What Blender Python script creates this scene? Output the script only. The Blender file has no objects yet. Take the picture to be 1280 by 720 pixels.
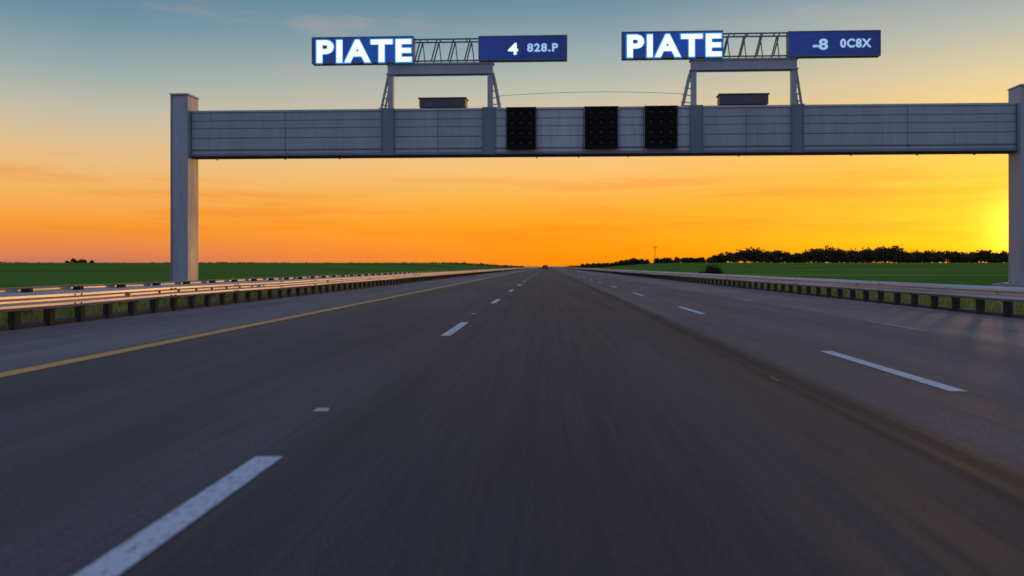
import bpy, bmesh, math, random
import numpy as np
from mathutils import Vector, Matrix
random.seed(4); rng=np.random.default_rng(4)
S=bpy.context.scene
S.view_settings.view_transform='Standard'; S.view_settings.look='None'; S.view_settings.exposure=0

def lin(c):
    return tuple(((v/255)/12.92 if v/255<=0.04045 else ((v/255+0.055)/1.055)**2.4) for v in c)+(1,)

# ---------------------------------------------------------------- node helpers
class NT:
    def __init__(s,t): s.t=t; s.n=t.nodes; s.l=t.links
    def put(s,sock,v):
        if v is None: return
        if hasattr(v,'is_output'): s.l.new(v,sock)
        else: sock.default_value=v
    def math(s,op,a,b=None,c=None,clamp=False):
        n=s.n.new('ShaderNodeMath'); n.operation=op; n.use_clamp=clamp
        s.put(n.inputs[0],a); s.put(n.inputs[1],b)
        if c is not None: s.put(n.inputs[2],c)
        return n.outputs[0]
    def vmath(s,op,a,b=None):
        n=s.n.new('ShaderNodeVectorMath'); n.operation=op
        s.put(n.inputs[0],a); s.put(n.inputs[1],b)
        return n.outputs['Value'] if op in('DOT_PRODUCT','LENGTH') else n.outputs[0]
    def mapr(s,v,a,b,c=0.,d=1.,smooth=True):
        n=s.n.new('ShaderNodeMapRange'); n.interpolation_type='SMOOTHSTEP' if smooth else 'LINEAR'
        s.put(n.inputs[0],v)
        for i,x in enumerate((a,b,c,d)): n.inputs[i+1].default_value=x
        return n.outputs[0]
    def ramp(s,v,stops,interp='LINEAR'):
        n=s.n.new('ShaderNodeValToRGB'); r=n.color_ramp; r.interpolation=interp
        while len(r.elements)<len(stops): r.elements.new(0.5)
        for e,(p,c) in zip(r.elements,stops): e.position=p; e.color=c
        s.put(n.inputs[0],v); return n.outputs[0]
    def mix(s,f,a,b,mode='MIX'):
        n=s.n.new('ShaderNodeMix'); n.data_type='RGBA'; n.blend_type=mode
        s.put(n.inputs[0],f); s.put(n.inputs[6],a); s.put(n.inputs[7],b); return n.outputs[2]
    def noise(s,vec,scale,detail=4,rough=.5):
        n=s.n.new('ShaderNodeTexNoise'); s.put(n.inputs['Vector'],vec)
        n.inputs['Scale'].default_value=scale; n.inputs['Detail'].default_value=detail; n.inputs['Roughness'].default_value=rough
        return n.outputs[0]
    def mapping(s,vec,scale=(1,1,1),loc=(0,0,0)):
        n=s.n.new('ShaderNodeMapping'); s.put(n.inputs[0],vec)
        n.inputs['Scale'].default_value=scale; n.inputs['Location'].default_value=loc; return n.outputs[0]
    def pos(s): return s.n.new('ShaderNodeNewGeometry').outputs['Position']
    def bump(s,h,strength,dist):
        n=s.n.new('ShaderNodeBump'); n.inputs['Strength'].default_value=strength; n.inputs['Distance'].default_value=dist
        s.put(n.inputs['Height'],h); return n.outputs[0]

def mat(name,color=(.5,.5,.5,1),rough=.6,metal=0,spec=.5,fn=None,em=None,emS=0):
    m=bpy.data.materials.new(name); m.use_nodes=True; t=NT(m.node_tree); b=m.node_tree.nodes['Principled BSDF']
    b.inputs['Base Color'].default_value=color; b.inputs['Roughness'].default_value=rough
    b.inputs['Metallic'].default_value=metal; b.inputs['Specular IOR Level'].default_value=spec
    if em: b.inputs['Emission Color'].default_value=em; b.inputs['Emission Strength'].default_value=emS
    if fn: fn(t,b)
    return m
def noisy(c1,c2,scale=3,stretch=(1,1,1),rough=(.5,.7),bump=0,**k):
    def f(t,b):
        v=t.mapping(t.pos(),stretch); n=t.noise(v,scale,6,.6)
        t.put(b.inputs['Base Color'],t.ramp(n,[(.3,c1),(.7,c2)]))
        t.put(b.inputs['Roughness'],t.mapr(n,.3,.7,rough[0],rough[1]))
        if bump: t.put(b.inputs['Normal'],t.bump(n,.5,bump))
    return f
def steel(c1,c2,rough=(.42,.6)):
    # painted steel: broad tone drift plus rain streaks running down the face
    def f(t,b):
        p=t.pos(); n=t.noise(t.mapping(p,(1,1,.25)),.7,5,.6); s_=t.noise(t.mapping(p,(6,6,.35)),1,4,.6)
        c=t.ramp(n,[(.3,c1),(.7,c2)]); k=t.math('MULTIPLY',t.mapr(s_,.5,.75),.35)
        t.put(b.inputs['Base Color'],t.mix(k,c,(.16,.15,.15,1))); t.put(b.inputs['Roughness'],t.mapr(n,.3,.7,*rough))
    return f

# ---------------------------------------------------------------- world
SUN_AZ=31.; SUN_EL=2.3
w=bpy.data.worlds.new("World"); S.world=w; w.use_nodes=True; t=NT(w.node_tree)
bg=w.node_tree.nodes['Background']
d=t.vmath('NORMALIZE',t.n.new('ShaderNodeTexCoord').outputs['Generated'])
sp=t.n.new('ShaderNodeSeparateXYZ'); t.put(sp.inputs[0],d); z=sp.outputs[2]
sx,sy=math.sin(math.radians(SUN_AZ)),math.cos(math.radians(SUN_AZ))
hor=t.vmath('NORMALIZE',t.vmath('MULTIPLY',d,(1,1,0)))
az=t.vmath('DOT_PRODUCT',hor,(sx,sy,0))
zz=t.math('DIVIDE',z,.5)
def st(l): return [(p/.5,lin(c)) for p,c in l]
r_sun=t.ramp(zz,st([(0,(250,142,8)),(.03,(254,164,2)),(.075,(252,166,16)),(.11,(246,174,58)),(.15,(238,188,104)),(.21,(204,190,156)),(.26,(164,174,168)),(.31,(122,150,164)),(.5,(88,120,152))]))
r_mid=t.ramp(zz,st([(0,(250,136,12)),(.025,(255,146,0)),(.055,(254,156,10)),(.08,(248,170,48)),(.12,(244,188,106)),(.16,(230,192,140)),(.21,(190,188,168)),(.26,(146,166,170)),(.31,(104,138,158)),(.5,(82,114,146))]))
r_left=t.ramp(zz,st([(0,(190,116,98)),(.018,(224,128,80)),(.045,(246,150,50)),(.08,(242,174,88)),(.12,(228,186,132)),(.17,(190,184,164)),(.21,(150,168,168)),(.26,(108,142,160)),(.31,(82,120,148)),(.5,(70,104,140))]))
r_back=t.ramp(zz,st([(0,(146,138,162)),(.1,(166,156,180)),(.25,(156,166,200)),(.5,(140,160,200))]))
c=t.mix(t.mapr(az,.50,.86,smooth=False),r_left,r_mid)
c=t.mix(t.mapr(az,.88,.995),c,r_sun)
c=t.mix(t.mapr(az,.25,-.3),c,r_back)
cn=t.noise(t.mapping(d,(2.2,2.2,34),(3,1,0)),1.6,5,.55)
band=t.math('MULTIPLY',t.mapr(z,.0,.035),t.mapr(z,.14,.08))
f=t.math('MULTIPLY',t.math('MULTIPLY',t.mapr(cn,.46,.66),band),.45)
c=t.mix(f,c,lin((238,126,20)))
cn2=t.noise(t.mapping(d,(3,3,16),(7,2,4)),1.7,6,.6)
f=t.math('MULTIPLY',t.math('MULTIPLY',t.mapr(cn2,.55,.78),t.mapr(z,.1,.2)),.25)
c=t.mix(f,c,lin((206,172,156)))
el=math.radians(SUN_EL); sd=(sx*math.cos(el),sy*math.cos(el),math.sin(el))
g=t.vmath('DOT_PRODUCT',d,sd)
g1=t.math('POWER',t.math('MAXIMUM',g,0.),1800.); g2=t.math('POWER',t.math('MAXIMUM',g,0.),110.)
c=t.mix(1.,c,t.mix(g1,(0,0,0,1),(1.3,.7,.10,1)),'ADD')
c=t.mix(1.,c,t.mix(g2,(0,0,0,1),(.10,.15,.0,1)),'ADD')
sky=t.n.new('ShaderNodeTexSky'); sky.sky_type='NISHITA'; sky.sun_disc=False
sky.sun_elevation=el; sky.sun_rotation=math.radians(SUN_AZ)
c=t.mix(1.,c,t.mix(1.,sky.outputs[0],(.015,.015,.015,1),'MULTIPLY'),'ADD')
t.put(bg.inputs[0],c); bg.inputs[1].default_value=1.0

sl=bpy.data.lights.new('sun','SUN'); sl.energy=.7; sl.angle=math.radians(4); sl.color=(1,.46,.14)
so=bpy.data.objects.new('sun',sl); S.collection.objects.link(so)
so.rotation_euler=Vector(sd).to_track_quat('Z','Y').to_euler(); so.location=(60,100,30)

# ---------------------------------------------------------------- camera
cam=bpy.data.cameras.new('camera'); co=bpy.data.objects.new('camera',cam); S.collection.objects.link(co)
co.location=(0,0,1.05); co.rotation_euler=(math.radians(90),0,0)
cam.lens=28.1; cam.sensor_width=36; cam.shift_x=-43/1280; cam.shift_y=-27/1280; cam.clip_end=20000
cam.dof.use_dof=True; cam.dof.focus_distance=16; cam.dof.aperture_fstop=1.2
S.camera=co

# ---------------------------------------------------------------- mesh helpers
def box(bm,x0,x1,y0,y1,z0,z1):
    v=[bm.verts.new(p) for p in ((x0,y0,z0),(x1,y0,z0),(x1,y1,z0),(x0,y1,z0),(x0,y0,z1),(x1,y0,z1),(x1,y1,z1),(x0,y1,z1))]
    for f in((0,3,2,1),(4,5,6,7),(0,1,5,4),(1,2,6,5),(2,3,7,6),(3,0,4,7)): bm.faces.new([v[i] for i in f])
def tube(bm,a,b,r,r2=None,n=8):
    a=Vector(a);b=Vector(b); q=(b-a).to_track_quat('Z','Y').to_matrix().to_4x4()
    m=Matrix.Translation((a+b)/2)@q
    bmesh.ops.create_cone(bm,cap_ends=True,segments=n,radius1=r,radius2=r if r2 is None else r2,depth=(b-a).length,matrix=m)
def obj(name,bm,m,parent=None,bevel=0):
    me=bpy.data.meshes.new(name); bm.to_mesh(me); bm.free()
    o=bpy.data.objects.new(name,me); S.collection.objects.link(o)
    for x in (m if isinstance(m,(list,tuple)) else [m]): me.materials.append(x)
    if parent: o.parent=parent
    if bevel:
        k=o.modifiers.new('b','BEVEL'); k.width=bevel; k.segments=2; k.limit_method='ANGLE'
    return o
def pyobj(name,V,F,m,parent=None):
    me=bpy.data.meshes.new(name); me.from_pydata([tuple(map(float,v)) for v in V],[],[tuple(map(int,f)) for f in F]); me.update()
    o=bpy.data.objects.new(name,me); S.collection.objects.link(o)
    me.materials.append(m)
    if parent: o.parent=parent
    return o
def empty(name,loc=(0,0,0),rz=0):
    e=bpy.data.objects.new(name,None); S.collection.objects.link(e); e.location=loc; e.rotation_euler=(0,0,rz); e.empty_display_size=.5; return e

# ---------------------------------------------------------------- ground
def ss(x): x=np.clip(x,0,1); return x*x*(3-2*x)
def gz(x,y):
    return -.05+3.6*ss((y-120)/450)*ss((abs(x)-22)/(40+.05*max(y,0)))
def axis(lim,n): 
    a=np.linspace(-1,1,n); return np.sign(a)*np.abs(a)**3*lim
xs=axis(7000,121); ys=np.concatenate([[-400,-150,-60],np.linspace(0,1,110)**2.5*9000+0.])
V=[(x,y,gz(x,y)) for y in ys for x in xs]; nx=len(xs)
F=[(j*nx+i,j*nx+i+1,(j+1)*nx+i+1,(j+1)*nx+i) for j in range(len(ys)-1) for i in range(nx-1)]
def gf(t,b):
    p=t.pos(); s=t.n.new('ShaderNodeSeparateXYZ'); t.put(s.inputs[0],p)
    n1=t.noise(t.mapping(p,(.004,.014,0)),1,3); n2=t.noise(p,.6,6,.65); n3=t.noise(p,14,5,.7)
    c=t.ramp(n1,[(.38,(.040,.12,.018,1)),(.45,(.12,.26,.035,1)),(.53,(.06,.17,.022,1)),(.60,(.26,.34,.055,1))])
    c=t.mix(.35,c,t.ramp(n2,[(.3,(.04,.11,.02,1)),(.7,(.20,.30,.05,1))]))
    c=t.mix(.3,c,t.mix(n3,(.03,.07,.012,1),(.20,.28,.06,1)))
    ax=t.math('ABSOLUTE',s.outputs[0])   # verge beside the pavement, yellow sunlight painted into its colour
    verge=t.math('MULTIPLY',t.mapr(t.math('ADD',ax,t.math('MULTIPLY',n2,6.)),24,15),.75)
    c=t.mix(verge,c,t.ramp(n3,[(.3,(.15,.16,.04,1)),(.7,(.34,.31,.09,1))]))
    t.put(b.inputs['Base Color'],c); t.put(b.inputs['Normal'],t.bump(n3,.8,.08))
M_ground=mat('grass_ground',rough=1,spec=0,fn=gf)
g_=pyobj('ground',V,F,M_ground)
for p in g_.data.polygons: p.use_smooth=True

# ---------------------------------------------------------------- road
SEAM=2.18
def rf(t,b):
    p=t.pos(); s=t.n.new('ShaderNodeSeparateXYZ'); t.put(s.inputs[0],p); x=s.outputs[0]
    st1=t.noise(t.mapping(p,(9,.12,1)),1,5,.6)
    st2=t.noise(t.mapping(p,(1.3,.03,1)),1,3,.5)
    st3=t.noise(t.mapping(p,(34,.5,1)),1,4,.6)
    agg=t.noise(t.mapping(p,(1,.35,1)),90,3,.7)
    pat=t.noise(t.mapping(p,(.5,.12,1)),1,5,.6)
    xw=t.math('ADD',x,t.math('MULTIPLY',t.math('SUBTRACT',t.noise(t.mapping(p,(0,.5,0)),1,4),.5),.12))
    zone=t.ramp(t.mapr(xw,-10,10,0,1,False),[
        (0,(.175,.138,.150,1)),(.225,(.160,.128,.140,1)),(.245,(.076,.060,.067,1)),(.42,(.070,.056,.062,1)),
        (.44,(.056,.045,.049,1)),(.600,(.058,.046,.050,1)),(.605,(.022,.018,.020,1)),(.618,(.024,.020,.022,1)),(.625,(.115,.090,.100,1)),(.80,(.125,.100,.110,1)),(.83,(.165,.132,.142,1)),(1,(.18,.145,.155,1))])
    k=t.math('MULTIPLY',t.mapr(st1,.25,.75,.76,1.24),t.mapr(st2,.3,.7,.82,1.18))
    k=t.math('MULTIPLY',k,t.mapr(agg,.3,.7,.6,1.4)); k=t.math('MULTIPLY',k,t.mapr(pat,.3,.7,.82,1.18))
    k=t.math('MULTIPLY',k,t.mapr(st3,.3,.7,.85,1.15))
    cc=t.n.new('ShaderNodeCombineColor')
    for i in range(3): t.put(cc.inputs[i],k)
    t.put(b.inputs['Base Color'],t.mix(1.,zone,cc.outputs[0],'MULTIPLY'))
    t.put(b.inputs['Roughness'],t.mapr(st1,.3,.7,.62,.8)); t.put(b.inputs['Normal'],t.bump(agg,.6,.006))
M_road=mat('asphalt',spec=.28,fn=rf)
RL,RR=-9.3,10.0
bm=bmesh.new(); box(bm,RL,RR,-60,2600,-.3,0)
road=obj('highway_road',bm,M_road)
def paint(c1,c2,wear=.5):
    def f(t,b):
        p=t.pos(); n=t.noise(t.mapping(p,(1,.3,1)),40,5,.7); n2=t.noise(p,2,3)
        base=t.mix(n2,c1,c2)
        f=t.math('MULTIPLY',t.mapr(n,.48,.68),wear)
        t.put(b.inputs['Base Color'],t.mix(f,base,(.07,.065,.07,1)))
    return f
M_white=mat('white_paint',rough=.6,fn=paint((.66,.68,.76,1),(.50,.53,.62,1),.65))
M_dull=mat('worn_white_paint',rough=.6,fn=paint((.28,.27,.29,1),(.18,.18,.19,1),.9))
M_yel=mat('yellow_paint',rough=.55,fn=paint((.82,.38,.04,1),(.60,.28,.03,1),.6))
def strip(bm,x0,x1,y0,y1,z=.004):
    v=[bm.verts.new(p) for p in((x0,y0,z),(x1,y0,z),(x1,y1,z),(x0,y1,z))]; bm.faces.new(v)
bm=bmesh.new(); strip(bm,-5.37,-5.14,-60,2500); obj('yellow_edge_line',bm,M_yel,road)
bm=bmesh.new()
for i in range(40):
    y=1.45+10.6*i; strip(bm,-1.60,-1.45,y,y+2.95)
for i in range(-1,40):
    y=6.7+10.9*i
    strip(bm,3.38,3.53,y,y+3.2)
obj('lane_dashes',bm,M_white,road)
bm=bmesh.new()
for i in range(-1,40):
    y=13.0+10.9*i; strip(bm,6.1,6.23,y,y+2.4)
obj('worn_lane_dashes',bm,M_dull,road)
bm=bmesh.new()
for i in range(40):
    y=2+i*5.1+random.random()*3; x=SEAM-.08+random.gauss(0,.02); strip(bm,x,x+.018,y,y+.15+random.random()*.35,.005)
obj('joint_wear',bm,M_dull,road)
M_stud=mat('road_stud_plastic',(.45,.46,.5,1),.5)
for i,(x,y) in enumerate([(-1.64,5.83),(-1.60,17.6)]):
    bm=bmesh.new(); v=[]
    for (a,b2,h) in((-.05,-.05,.0),(.05,-.05,.0),(.05,.05,.0),(-.05,.05,.0),(-.035,-.015,.014),(.035,-.015,.014),(.035,.015,.014),(-.035,.015,.014)): v.append(bm.verts.new((a,b2,h)))
    for f in((4,5,6,7),(0,1,5,4),(1,2,6,5),(2,3,7,6),(3,0,4,7)): bm.faces.new([v[k] for k in f])
    o=obj('road_stud',bm,M_stud); o.location=(x,y,.002)

# ---------------------------------------------------------------- guardrails
M_rail=mat('galvanised_steel',metal=.45,fn=noisy((.42,.42,.45,1),(.66,.65,.67,1),1.2,(1,.12,3),(.32,.55)))
M_post=mat('weathered_post',metal=0,spec=.2,fn=noisy((.022,.02,.02,1),(.05,.042,.038,1),3,rough=(.7,.9)))
M_strip=mat('dark_strip',spec=.2,fn=noisy((.04,.036,.033,1),(.08,.07,.062,1),2,rough=(.8,.95)))
M_amber=mat('amber_reflector',(.9,.42,.04,1),.3)
def guardrail(x,s,y0,y1,top=.6,sp=.95):
    """s=+1: traffic face looks to +x"""
    prof=[(.0,0),(.03,-.02),(.075,-.05),(.075,-.085),(.015,-.125),(.015,-.165),(.075,-.205),(.075,-.24),(.03,-.27),(.0,-.29)]
    e=empty('guardrail',(x,0,0))
    V=[];F=[]; n=len(prof)
    ysr=np.arange(y0,y1+.1,3.8)
    for y in ysr:
        wob=rng.normal(0,.01); wz=rng.normal(0,.007)
        for a,b in prof: V.append((s*a+wob,y,top+b+wz))
    for j in range(len(ysr)-1):
        for i in range(n-1):
            q=(j*n+i,j*n+i+1,(j+1)*n+i+1,(j+1)*n+i); F.append(q if s<0 else q[::-1])
    r=pyobj('rail',V,F,M_rail,e)
    k=r.modifiers.new('s','SOLIDIFY'); k.thickness=.006
    bm=bmesh.new(); y=y0+.4
    while y<min(y1,420):
        j=rng.normal(0,.01)
        box(bm,min(-s*.17,-s*.05),max(-s*.17,-s*.05),y-.07+j,y+.07+j,-.3,top-.02)
        box(bm,min(-s*.048,s*.012),max(-s*.048,s*.012),y-.05+j,y+.05+j,top-.30,top-.03)
        y+=sp
    obj('posts',bm,M_post,e)
    bm=bmesh.new()
    for y in ysr[:60]:
        for b in(-.065,-.225):
            for dy in(-.1,.1): tube(bm,(s*.073,y+dy,top+b),(s*.092,y+dy,top+b),.016,n=6)
    obj('bolts',bm,M_post,e)
    bm=bmesh.new()
    for y in ysr[::2][:40]: box(bm,min(s*.02,s*.075),max(s*.02,s*.075),y+1.86,y+1.90,top-.175,top-.115)
    obj('reflectors',bm,M_amber,e)
    return e
guardrail(-8.75,1,-8,1500,.60)
guardrail(-11.2,-1,-8,1500,.60,1.9)
guardrail(9.45,-1,-8,1500,.62,1.05)
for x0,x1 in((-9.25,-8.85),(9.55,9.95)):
    bm=bmesh.new(); box(bm,x0,x1,-20,900,-.1,.07); obj('base_strip',bm,M_strip,bevel=.02)  # low dark strip along the post feet

# ---------------------------------------------------------------- gantry
GR=math.atan2(-2.3,46.1); GL=(-20.5,45.0,0)
M_gan=mat('painted_steel',metal=.1,fn=steel((.27,.30,.37,1),(.38,.41,.48,1)))
M_gan2=mat('painted_steel_dark',metal=.1,fn=steel((.13,.155,.21,1),(.20,.225,.28,1)))
M_lt=mat('light_panel',fn=steel((.40,.42,.46,1),(.50,.52,.56,1)))
M_conc=mat('concrete',fn=noisy((.25,.24,.22,1),(.36,.35,.33,1),2,rough=(.8,.95),bump=.01))
G=empty('overhead_gantry',GL,GR)
def post(u,name):
    bm=bmesh.new(); box(bm,u-.44,u+.44,-.30,.80,0,10.62); box(bm,u-.53,u+.53,-.40,.90,10.62,10.72)
    box(bm,u-.50,u-.443,-.37,.87,0,10.6)
    box(bm,u+.443,u+.50,-.37,.87,0,10.6)
    box(bm,u-.8,u+.8,-.6,1.2,.10,.16)
    obj(name,bm,M_gan,G,.02)
    bm=bmesh.new(); box(bm,u-1.1,u+1.1,-.9,1.5,-.5,.10); obj(name+'_footing',bm,M_conc,G,.03)
    bm=bmesh.new()
    for a in(-.7,.7):
        for b in(-.5,.3,1.1): tube(bm,(u+a,b,.16),(u+a,b,.24),.05,n=6)
    obj(name+'_bolts',bm,M_gan2,G)
post(0,'post_1'); post(46.2,'post_2')
B0,B1,ZB,ZT=.53,45.67,7.25,9.80
bm=bmesh.new()
box(bm,B0,B1,.06,1.1,ZB+.12,ZT-.12)
obj('beam_core',bm,M_gan2,G)
bm=bmesh.new()
box(bm,B0,B1,-.06,1.16,ZT-.118,ZT); obj('top_chord',bm,M_lt,G,.015)
bm=bmesh.new()
box(bm,B0,B1,-.10,1.20,ZB-.02,ZB+.118); box(bm,B0,B1,-.04,.055,ZB+.30,ZB+.37); obj('bottom_chord',bm,M_gan2,G,.015)
stiff=[(11.4,12.03),(17.05,17.65),(28.4,29.0),(33.85,34.4)]
sig=[(18.36,19.95),(22.63,24.43),(25.91,27.64)]
edges=[B0,5.9]+[11.4,12.03,14.5,17.05,17.65,18.3,20.0,22.57,24.5,25.85,27.7,28.4,29.0,31.4,33.85,34.4,40.0,B1]
rows=[(ZB+.125,ZB+.295),(ZB+.375,ZB+.98),(ZB+1.01,ZB+1.52),(ZB+1.545,ZB+1.95),(ZB+1.975,ZT-.125)]
bmA=bmesh.new(); bmB=bmesh.new()
for a,b in zip(edges[:-1],edges[1:]):
    if any(abs(a-s[0])<.01 for s in stiff): continue
    tgt=bmB if a>=17.6 and b<=28.45 else bmA
    for r0,r1 in rows:
        box(tgt,a+.015,b-.015,.0+random.uniform(-.006,.006),.057,r0,r1)
obj('cladding',bmA,M_gan,G,.01); obj('cladding_light',bmB,M_lt,G,.01)
bm=bmesh.new()
for a,b in stiff:
    box(bm,a,b,-.13,-.02,ZB-.04,ZT+.03)
    box(bm,a-.05,a,-.17,0,ZB-.04,ZT+.03); box(bm,b,b+.05,-.17,0,ZB-.04,ZT+.03)
obj('stiffeners',bm,M_gan2,G,.01)
def frame(u0,u1,f0,f1,z1,ph):
    bm=bmesh.new()
    box(bm,u0-.15,u1+.15,.10,.5,z1-.58,z1-.12)
    box(bm,u0-.22,u1+.22,.04,.56,z1-.12,z1-.02); box(bm,u0-.22,u1+.22,.04,.56,z1-.66,z1-.58)
    for u,f in((u0,f0),(u1,f1)):
        s=-1 if f<u else 1
        box(bm,u-.14,u+.14,.12,.48,ZT,z1-.66)
        tube(bm,(u+s*.16,.3,z1-.7),(f+s*.1,.3,ZT),.075)
        tube(bm,(u+s*.16,1.0,z1-.7),(f+s*.1,1.0,ZT),.06)
        for k in range(5):
            q=(k+.5)/5; h=z1-.7+(ZT-z1+.7)*q; ff=u+s*.16+(f-u)*q
            tube(bm,(u,.3,h),(ff,.3,h+.12),.03,n=6)
            tube(bm,(ff,.3,h),(ff,1.0,h+.25),.025,n=6)
        box(bm,min(u-.2,f-.2),max(u+.2,f+.2),0,1.1,ZT,ZT+.06)
    obj('sign_frame_'+ph,bm,M_gan,G,.008)
frame(11.81,17.39,11.35,17.8,12.38,'1'); frame(28.6,34.0,28.1,34.35,12.42,'2')
def truss(u0,u1,z0,z1,ph):
    bm=bmesh.new()
    for y in(.1,.7):
        tube(bm,(u0,y,z1-.06),(u1,y,z1-.06),.045); tube(bm,(u0,y,z0+.1),(u1,y,z0+.1),.045)
        n=4; st=(u1-u0)/n
        for k in range(n):
            a=u0+k*st; tube(bm,(a+.1*st,y,z0+.1),(a+.45*st,y,z1-.06),.04,n=6); 
            if y>.5: tube(bm,(a+.45*st,y,z1-.06),(a+.6*st,y,z0+.1),.03,n=6)
    for k in range(6):
        a=u0+(u1-u0)*k/5; tube(bm,(a,.1,z1-.06),(a,.7,z1-.06),.03,n=6)
    obj('walkway_truss_'+ph,bm,M_gan2,G)
truss(13.1,16.8,12.36,13.72,'1'); truss(30.1,33.7,12.40,13.80,'2')
M_box=mat('equipment_grey',fn=noisy((.06,.065,.08,1),(.10,.105,.12,1),2,rough=(.4,.6)))
for i,(a,b,h) in enumerate(((13.42,16.01,10.45),(30.0,32.64,10.5))):
    bm=bmesh.new(); box(bm,a,b,.2,1.0,ZT+.12,h-.06); box(bm,a-.06,b+.06,.14,1.06,h-.06,h)
    for k in range(9):
        x=a+.15+(b-a-.3)*k/8; box(bm,x-.05,x+.05,.17,.197,ZT+.2,h-.14)
    for x in(a+.2,b-.2): box(bm,x-.08,x+.08,.3,.9,ZT,ZT+.119)
    obj('equipment_box_%d'%(i+1),bm,M_box,G,.015)
bm=bmesh.new()
pts=[(17.7+ (28.3-17.7)*k/20,.5,10.55+.18*(1-(2*k/20-1)**2)) for k in range(21)]
for a,b in zip(pts[:-1],pts[1:]): tube(bm,a,b,.012,n=5)
obj('cable',bm,M_gan2,G)
bm=bmesh.new()
for u in(2,5.9,9,20,22.3,25,31,37,40.5,43.5): tube(bm,(u,-.02,7.05),(u,.5,7.22),.05,n=6)
tube(bm,(B0,.5,7.18),(B1,.5,7.18),.05)
obj('conduit',bm,M_gan2,G)

# lane control signals
M_blk=mat('signal_housing',spec=.15,fn=noisy((.004,.004,.005,1),(.010,.009,.009,1),4,rough=(.6,.8)))
M_lens=mat('signal_lens',(.012,.006,.005,1),.4,spec=.25)
M_vis=mat('signal_visor',(.012,.010,.010,1),.7,spec=.2)
def g2w(u,y,z):
    return Matrix.Translation(GL)@Matrix.Rotation(GR,4,'Z')@Vector((u,y,z))
for a,b in sig:
    wd=b-a; e=empty('traffic_signal',g2w((a+b)/2,-.02,7.5),GR)
    bm=bmesh.new(); box(bm,-wd/2,wd/2,-.30,-.02,0,2.24); box(bm,-wd/2-.04,wd/2+.04,-.33,-.30,-.03,.04); box(bm,-wd/2-.04,wd/2+.04,-.33,-.30,2.2,2.27)
    obj('housing',bm,M_blk,e,.03)
    bm=bmesh.new(); bv=bmesh.new()
    for r in range(4):
        for cidx in range(3):
            cx=(cidx-1)*wd*.31; cz=.30+r*.545; R=.19
            bmesh.ops.create_uvsphere(bm,u_segments=14,v_segments=7,radius=R*.85,matrix=Matrix.Translation((cx,-.29,cz))@Matrix.Diagonal((1,.3,1,1)))
            N=12
            for k in range(N):
                t0=math.radians(-20+220*k/N); t1=math.radians(-20+220*(k+1)/N)
                q=[(cx+R*math.cos(t0),-.30,cz+R*math.sin(t0)),(cx+R*math.cos(t1),-.30,cz+R*math.sin(t1)),(cx+R*math.cos(t1),-.42+.05*(1-math.sin(t1)),cz+R*math.sin(t1)-.02),(cx+R*math.cos(t0),-.42+.05*(1-math.sin(t0)),cz+R*math.sin(t0)-.02)]
                bv.faces.new([bv.verts.new(p) for p in q])
    obj('lenses',bm,M_lens,e); obj('visors',bv,M_vis,e)

# electronic signs
def led(c1,c2,sgrad):
    def f(t,b):
        tc=t.n.new('ShaderNodeTexCoord').outputs['Generated']; s=t.n.new('ShaderNodeSeparateXYZ'); t.put(s.inputs[0],tc)
        n=t.noise(t.mapping(tc,(3,1,2)),2,3)
        k=t.math('ADD',t.math('MULTIPLY',s.outputs[0],sgrad),t.math('MULTIPLY',n,.6),clamp=True)
        cc=t.mix(k,c1,c2); t.put(b.inputs['Emission Color'],cc); b.inputs['Emission Strength'].default_value=1
    return f
M_led1=mat('led_panel_blue',(.01,.015,.05,1),.35,fn=led(lin((4,20,58)),lin((8,66,158)),.6))
M_led2=mat('led_panel_navy',(.01,.015,.05,1),.35,fn=led(lin((10,42,118)),lin((4,20,72)),.5))
M_edge=mat('sign_frame_metal',fn=noisy((.10,.12,.16,1),(.16,.18,.22,1),2,rough=(.35,.5)))
M_txt=mat('led_text_white',(.8,.8,.8,1),.5,em=lin((228,250,255)),emS=1.1)
M_halo=mat('led_text_halo',(.1,.3,.6,1),.5,em=lin((50,125,205)),emS=.7)  # glow around the letters, made as an emissive outline behind them
M_txt2=mat('led_text_dim',(.3,.4,.5,1),.5,em=lin((150,190,228)),emS=.85)
def text(s,m,x0,x1,z0,z1,y,parent,name,off=0.,spacing=1.):
    cu=bpy.data.curves.new('t','FONT'); cu.body=s; cu.offset=off; cu.space_character=spacing; cu.extrude=0.01; cu.fill_mode='BOTH'
    to=bpy.data.objects.new('t',cu); S.collection.objects.link(to); bpy.context.view_layer.update()
    me=bpy.data.meshes.new_from_object(to.evaluated_get(bpy.context.evaluated_depsgraph_get())); bpy.data.objects.remove(to)
    co_=np.array([v.co for v in me.vertices]); mn=co_.min(0); mx=co_.max(0)
    for v in me.vertices:
        a=(v.co.x-mn[0])/(mx[0]-mn[0]); b=(v.co.y-mn[1])/(mx[1]-mn[1]); c=(v.co.z-mn[2])/(mx[2]-mn[2])
        v.co=(x0+a*(x1-x0),y-c*.02,z0+b*(z1-z0))
    me.materials.clear(); me.materials.append(m)
    o=bpy.data.objects.new(name,me); S.collection.objects.link(o); o.parent=parent; return o
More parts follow.
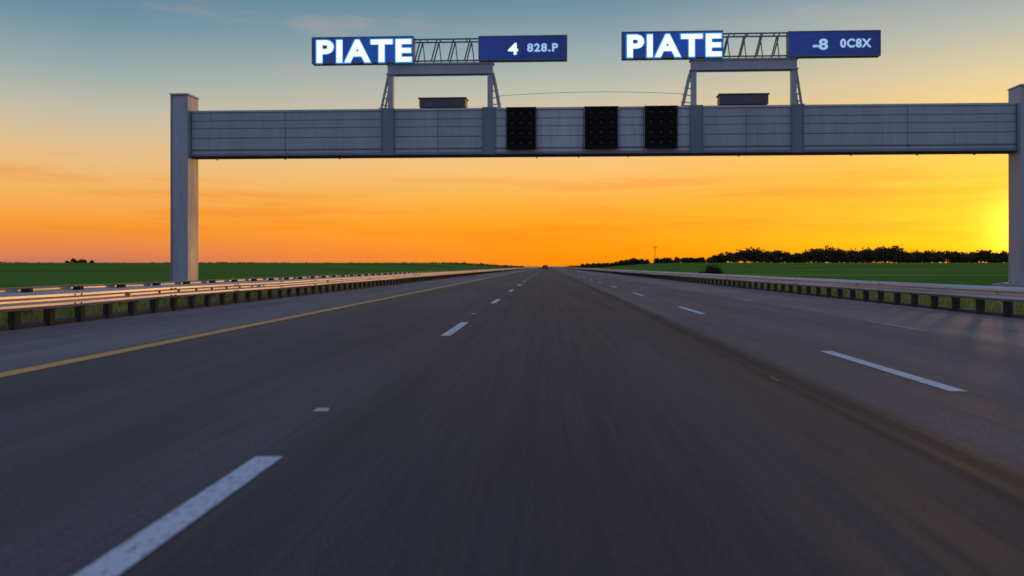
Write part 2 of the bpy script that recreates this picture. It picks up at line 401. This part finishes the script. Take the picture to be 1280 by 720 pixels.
def sign(u0,u1,z0,z1,pm,name='electronic_sign'):
    e=empty(name,g2w((u0+u1)/2,0,z0),GR); W=(u1-u0)/2; H=z1-z0
    bm=bmesh.new(); box(bm,-W,W,-.02,.42,0,H); 
    obj('cabinet',bm,M_edge,e,.02)
    bm=bmesh.new()
    for q in((-W,W,0,.06),(-W,W,H-.06,H),(-W,-W+.06,.062,H-.062),(W-.06,W,.062,H-.062)): box(bm,q[0],q[1],-.08,-.022,q[2],q[3])
    obj('bezel',bm,M_edge,e)
    bm=bmesh.new(); box(bm,-W+.065,W-.065,-.045,-.023,.065,H-.065); obj('display',bm,pm,e)
    bm=bmesh.new()
    for x in(-W*.7,W*.7):
        box(bm,x-.06,x+.06,.425,.6,.1,H)
    obj('brackets',bm,M_edge,e)
    return e,W,H
for u0,u1,z0,z1 in((7.43,13.16,12.34,13.82),(24.65,30.15,12.42,13.88)):
    e,W,H=sign(u0,u1,z0,z1,M_led1)
    text('PIATE',M_halo,-W+.22,W-.02,-.03,H-.12,-.10,e,'text_halo',.06,1.12)
    text('PIATE',M_txt,-W+.30,W-.10,.04,H-.19,-.13,e,'text',.035,1.16)
e,W,H=sign(16.77,21.67,12.40,13.76,M_led2)
text('4',M_txt,-.80,-.25,.30,.94,-.09,e,'glyph',.03); text('828.P',M_txt2,.25,1.95,.44,.90,-.09,e,'text',.035,1.15)
e,W,H=sign(33.63,38.55,12.40,13.78,M_led2)
text('-8',M_txt2,-1.15,-.35,.34,.94,-.09,e,'glyph',.03); text('0C8X',M_txt2,.3,1.95,.44,.92,-.09,e,'text',.035,1.15)

# ---------------------------------------------------------------- vegetation
def leaf_mat(name,c1,c2,sc=.5):
    def f(t,b):
        n=t.noise(t.pos(),sc,4,.6); t.put(b.inputs['Base Color'],t.ramp(n,[(.35,c1),(.65,c2)]))
    return mat(name,rough=.9,spec=.1,fn=f)
M_leaf=leaf_mat('foliage',(.030,.034,.016,1),(.085,.075,.030,1),.25)
M_bark=mat('bark',(.06,.045,.03,1),.9)
def crown(V,F,cx,cy,cz,rx,rz,n,ls):
    k=max(8,int(n/45)); cen=[]
    for _ in range(k):
        v=rng.normal(size=3); v/=np.linalg.norm(v); r=rng.uniform(.1,.85)
        cen.append(np.array((v[0]*rx*r,v[1]*rx*r,v[2]*rz*r)))
    for _ in range(n):
        c0=cen[rng.integers(k)]; p=c0+rng.normal(size=3)*np.array((rx,rx,rz))*.2+np.array((cx,cy,cz))
        a=rng.normal(size=3); a/=np.linalg.norm(a); b=np.cross(a,rng.normal(size=3)); b/=np.linalg.norm(b)
        s=ls*rng.uniform(.6,1.3); i=len(V)
        V.extend([p-a*s,p-b*s*.7,p+a*s,p+b*s*.7]); F.append((i,i+1,i+2,i+3))
def trunk(V,F,x,y,z0,z1,r):
    i=len(V)
    for zz_,rr in((z0,r),(z1,r*.4)):
        for k in range(6): V.append((x+rr*math.cos(k*math.pi/3),y+rr*math.sin(k*math.pi/3),zz_))
    for k in range(6): F.append((i+k,i+(k+1)%6,i+6+(k+1)%6,i+6+k))
V=[];F=[];TV=[];TF=[]
D=560
def clump(px0,px1,hpx,n,fl=.45):
    for q in np.linspace(px0,px1,n):
        y=D+rng.uniform(-30,40); x=(q+rng.uniform(-3,3))*y/1000; e=1-fl*abs(2*(q-px0)/(px1-px0)-1)**2
        h=hpx*y/1000*e*rng.uniform(.88,1.06); g=gz(x,y)
        trunk(TV,TF,x,y,g-.3,g+h*.7,.35)
        for s in(-1,1):
            j=len(TV); TV.extend([(x,y,g+h*.3),(x+.2,y,g+h*.32),(x+s*h*.25,y+s,g+h*.6),(x+s*h*.25,y+s,g+h*.62)]); TF.append((j,j+1,j+2,j+3))
        crown(V,F,x,y,g+h*.50,h*.62,h*.42,520,.75)
        crown(V,F,x+rng.uniform(-2,2),y+2,g+h*.2,h*.7,h*.22,220,.7)
clump(212,314,21,17); clump(312,398,22,17); clump(385,456,23,14); clump(448,525,17,15,.2); clump(520,578,19,12); clump(576,830,19,34,.1)
clump(46,84,6,10,.2); clump(88,125,8,10,.2); clump(140,215,7,18,.1); clump(-600,-570,5,5)
pyobj('distant_trees',V,F,M_leaf)
pyobj('distant_tree_trunks',TV,TF,M_bark,bpy.data.objects['distant_trees'])
V=[];F=[]
for q in np.concatenate([np.linspace(-900,-30,330),np.linspace(30,900,330)]):
    y=900+60*math.sin(q*.02)+rng.uniform(-20,20); x=q*y/1000; h=rng.uniform(1.5,3.0)
    crown(V,F,x,y,gz(x,y)+h*.3,4,h*.6,45,.7)
pyobj('distant_hedgerow',V,F,M_leaf)
V=[];F=[]
for (x,y,r,h) in((13.6,65,.75,1.35),(13.0,66,.45,.7)):
    crown(V,F,x,y,h*.45,r,h*.45,2600,.06)
    for k in range(7):
        a=k*.9; i=len(V); V.extend([(x,y,-.05),(x+.03,y,-.05),(x+r*.5*math.cos(a),y+r*.5*math.sin(a),h*.7)]); F.append((i,i+1,i+2))
pyobj('bush',V,F,M_leaf)
V=[];F=[]
def blades(n,x0,x1,y0,y1,hh):
    for _ in range(n):
        x=rng.uniform(x0,x1); y=y0+(y1-y0)*rng.random()**1.6; h=hh*rng.uniform(.4,1.2); a=rng.uniform(0,math.pi); wd=.012+y*.0006
        dx,dy=math.cos(a)*wd,math.sin(a)*wd; lx,ly=rng.normal(0,.3*h,2); i=len(V)
        V.extend([(x-dx,y-dy,-.06),(x+dx,y+dy,-.06),(x+lx,y+ly,h)]); F.append((i,i+1,i+2))
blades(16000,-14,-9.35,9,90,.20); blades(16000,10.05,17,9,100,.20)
pyobj('verge_grass',V,F,leaf_mat('grass_blades',(.16,.20,.04,1),(.40,.36,.10,1),1.5))  # blade colour includes the yellow of low sunlight on the grass
bm=bmesh.new(); gx,gy=.136*450,450; g0=gz(gx,gy)
tube(bm,(0,0,-.5),(0,0,11),.22,.12); box(bm,-1.2,1.2,-.26,-.14,9.6,9.8); box(bm,-.8,.8,-.26,-.14,8.6,8.75)
for x in(-1.1,-.5,.5,1.1): tube(bm,(x,-.2,9.8),(x,-.2,10.1),.06,n=6)
o=obj('utility_pole',bm,M_bark); o.location=(gx,gy,g0)

# ---------------------------------------------------------------- distant car
E=empty('car',(-.4,260,0))
M_car=mat('car_paint',(.10,.08,.07,1),.35,.2); M_gl=mat('car_glass',(.01,.01,.012,1),.08); M_ty=mat('tyre',(.015,.015,.015,1),.85)
M_tail=mat('tail_light',(.4,.02,.01,1),.3)
prof=[(-2.2,.35),(-2.25,.75),(-2.1,1.0),(-1.5,1.05),(-.9,1.45),(.5,1.47),(1.2,1.02),(2.1,.88),(2.25,.6),(2.2,.32)]
bm=bmesh.new(); 
L_=[];R_=[]
for y,z_ in prof:
    wdt=.9 if z_<1.1 else .68
    L_.append(bm.verts.new((-wdt,y,z_))); R_.append(bm.verts.new((wdt,y,z_)))
for i in range(len(prof)):
    j=(i+1)%len(prof); bm.faces.new((L_[i],L_[j],R_[j],R_[i]))
bm.faces.new(L_[::-1]); bm.faces.new(R_); obj('body',bm,M_car,E,.05)
bm=bmesh.new(); v=[bm.verts.new(p) for p in((-.7,-1.46,1.10),(.7,-1.46,1.10),(.6,-.97,1.44),(-.6,-.97,1.44))]; bm.faces.new(v); obj('rear_window',bm,M_gl,E)
bm=bmesh.new()
for x in(-.8,.8):
    for y in(-1.4,1.4): tube(bm,(x-.11,y,.33),(x+.11,y,.33),.33,n=20)
obj('wheels',bm,M_ty,E)
bm=bmesh.new()
for x in(-.7,.7): box(bm,x-.16,x+.16,-2.3,-2.2,.72,.88)
obj('tail_lights',bm,M_tail,E)
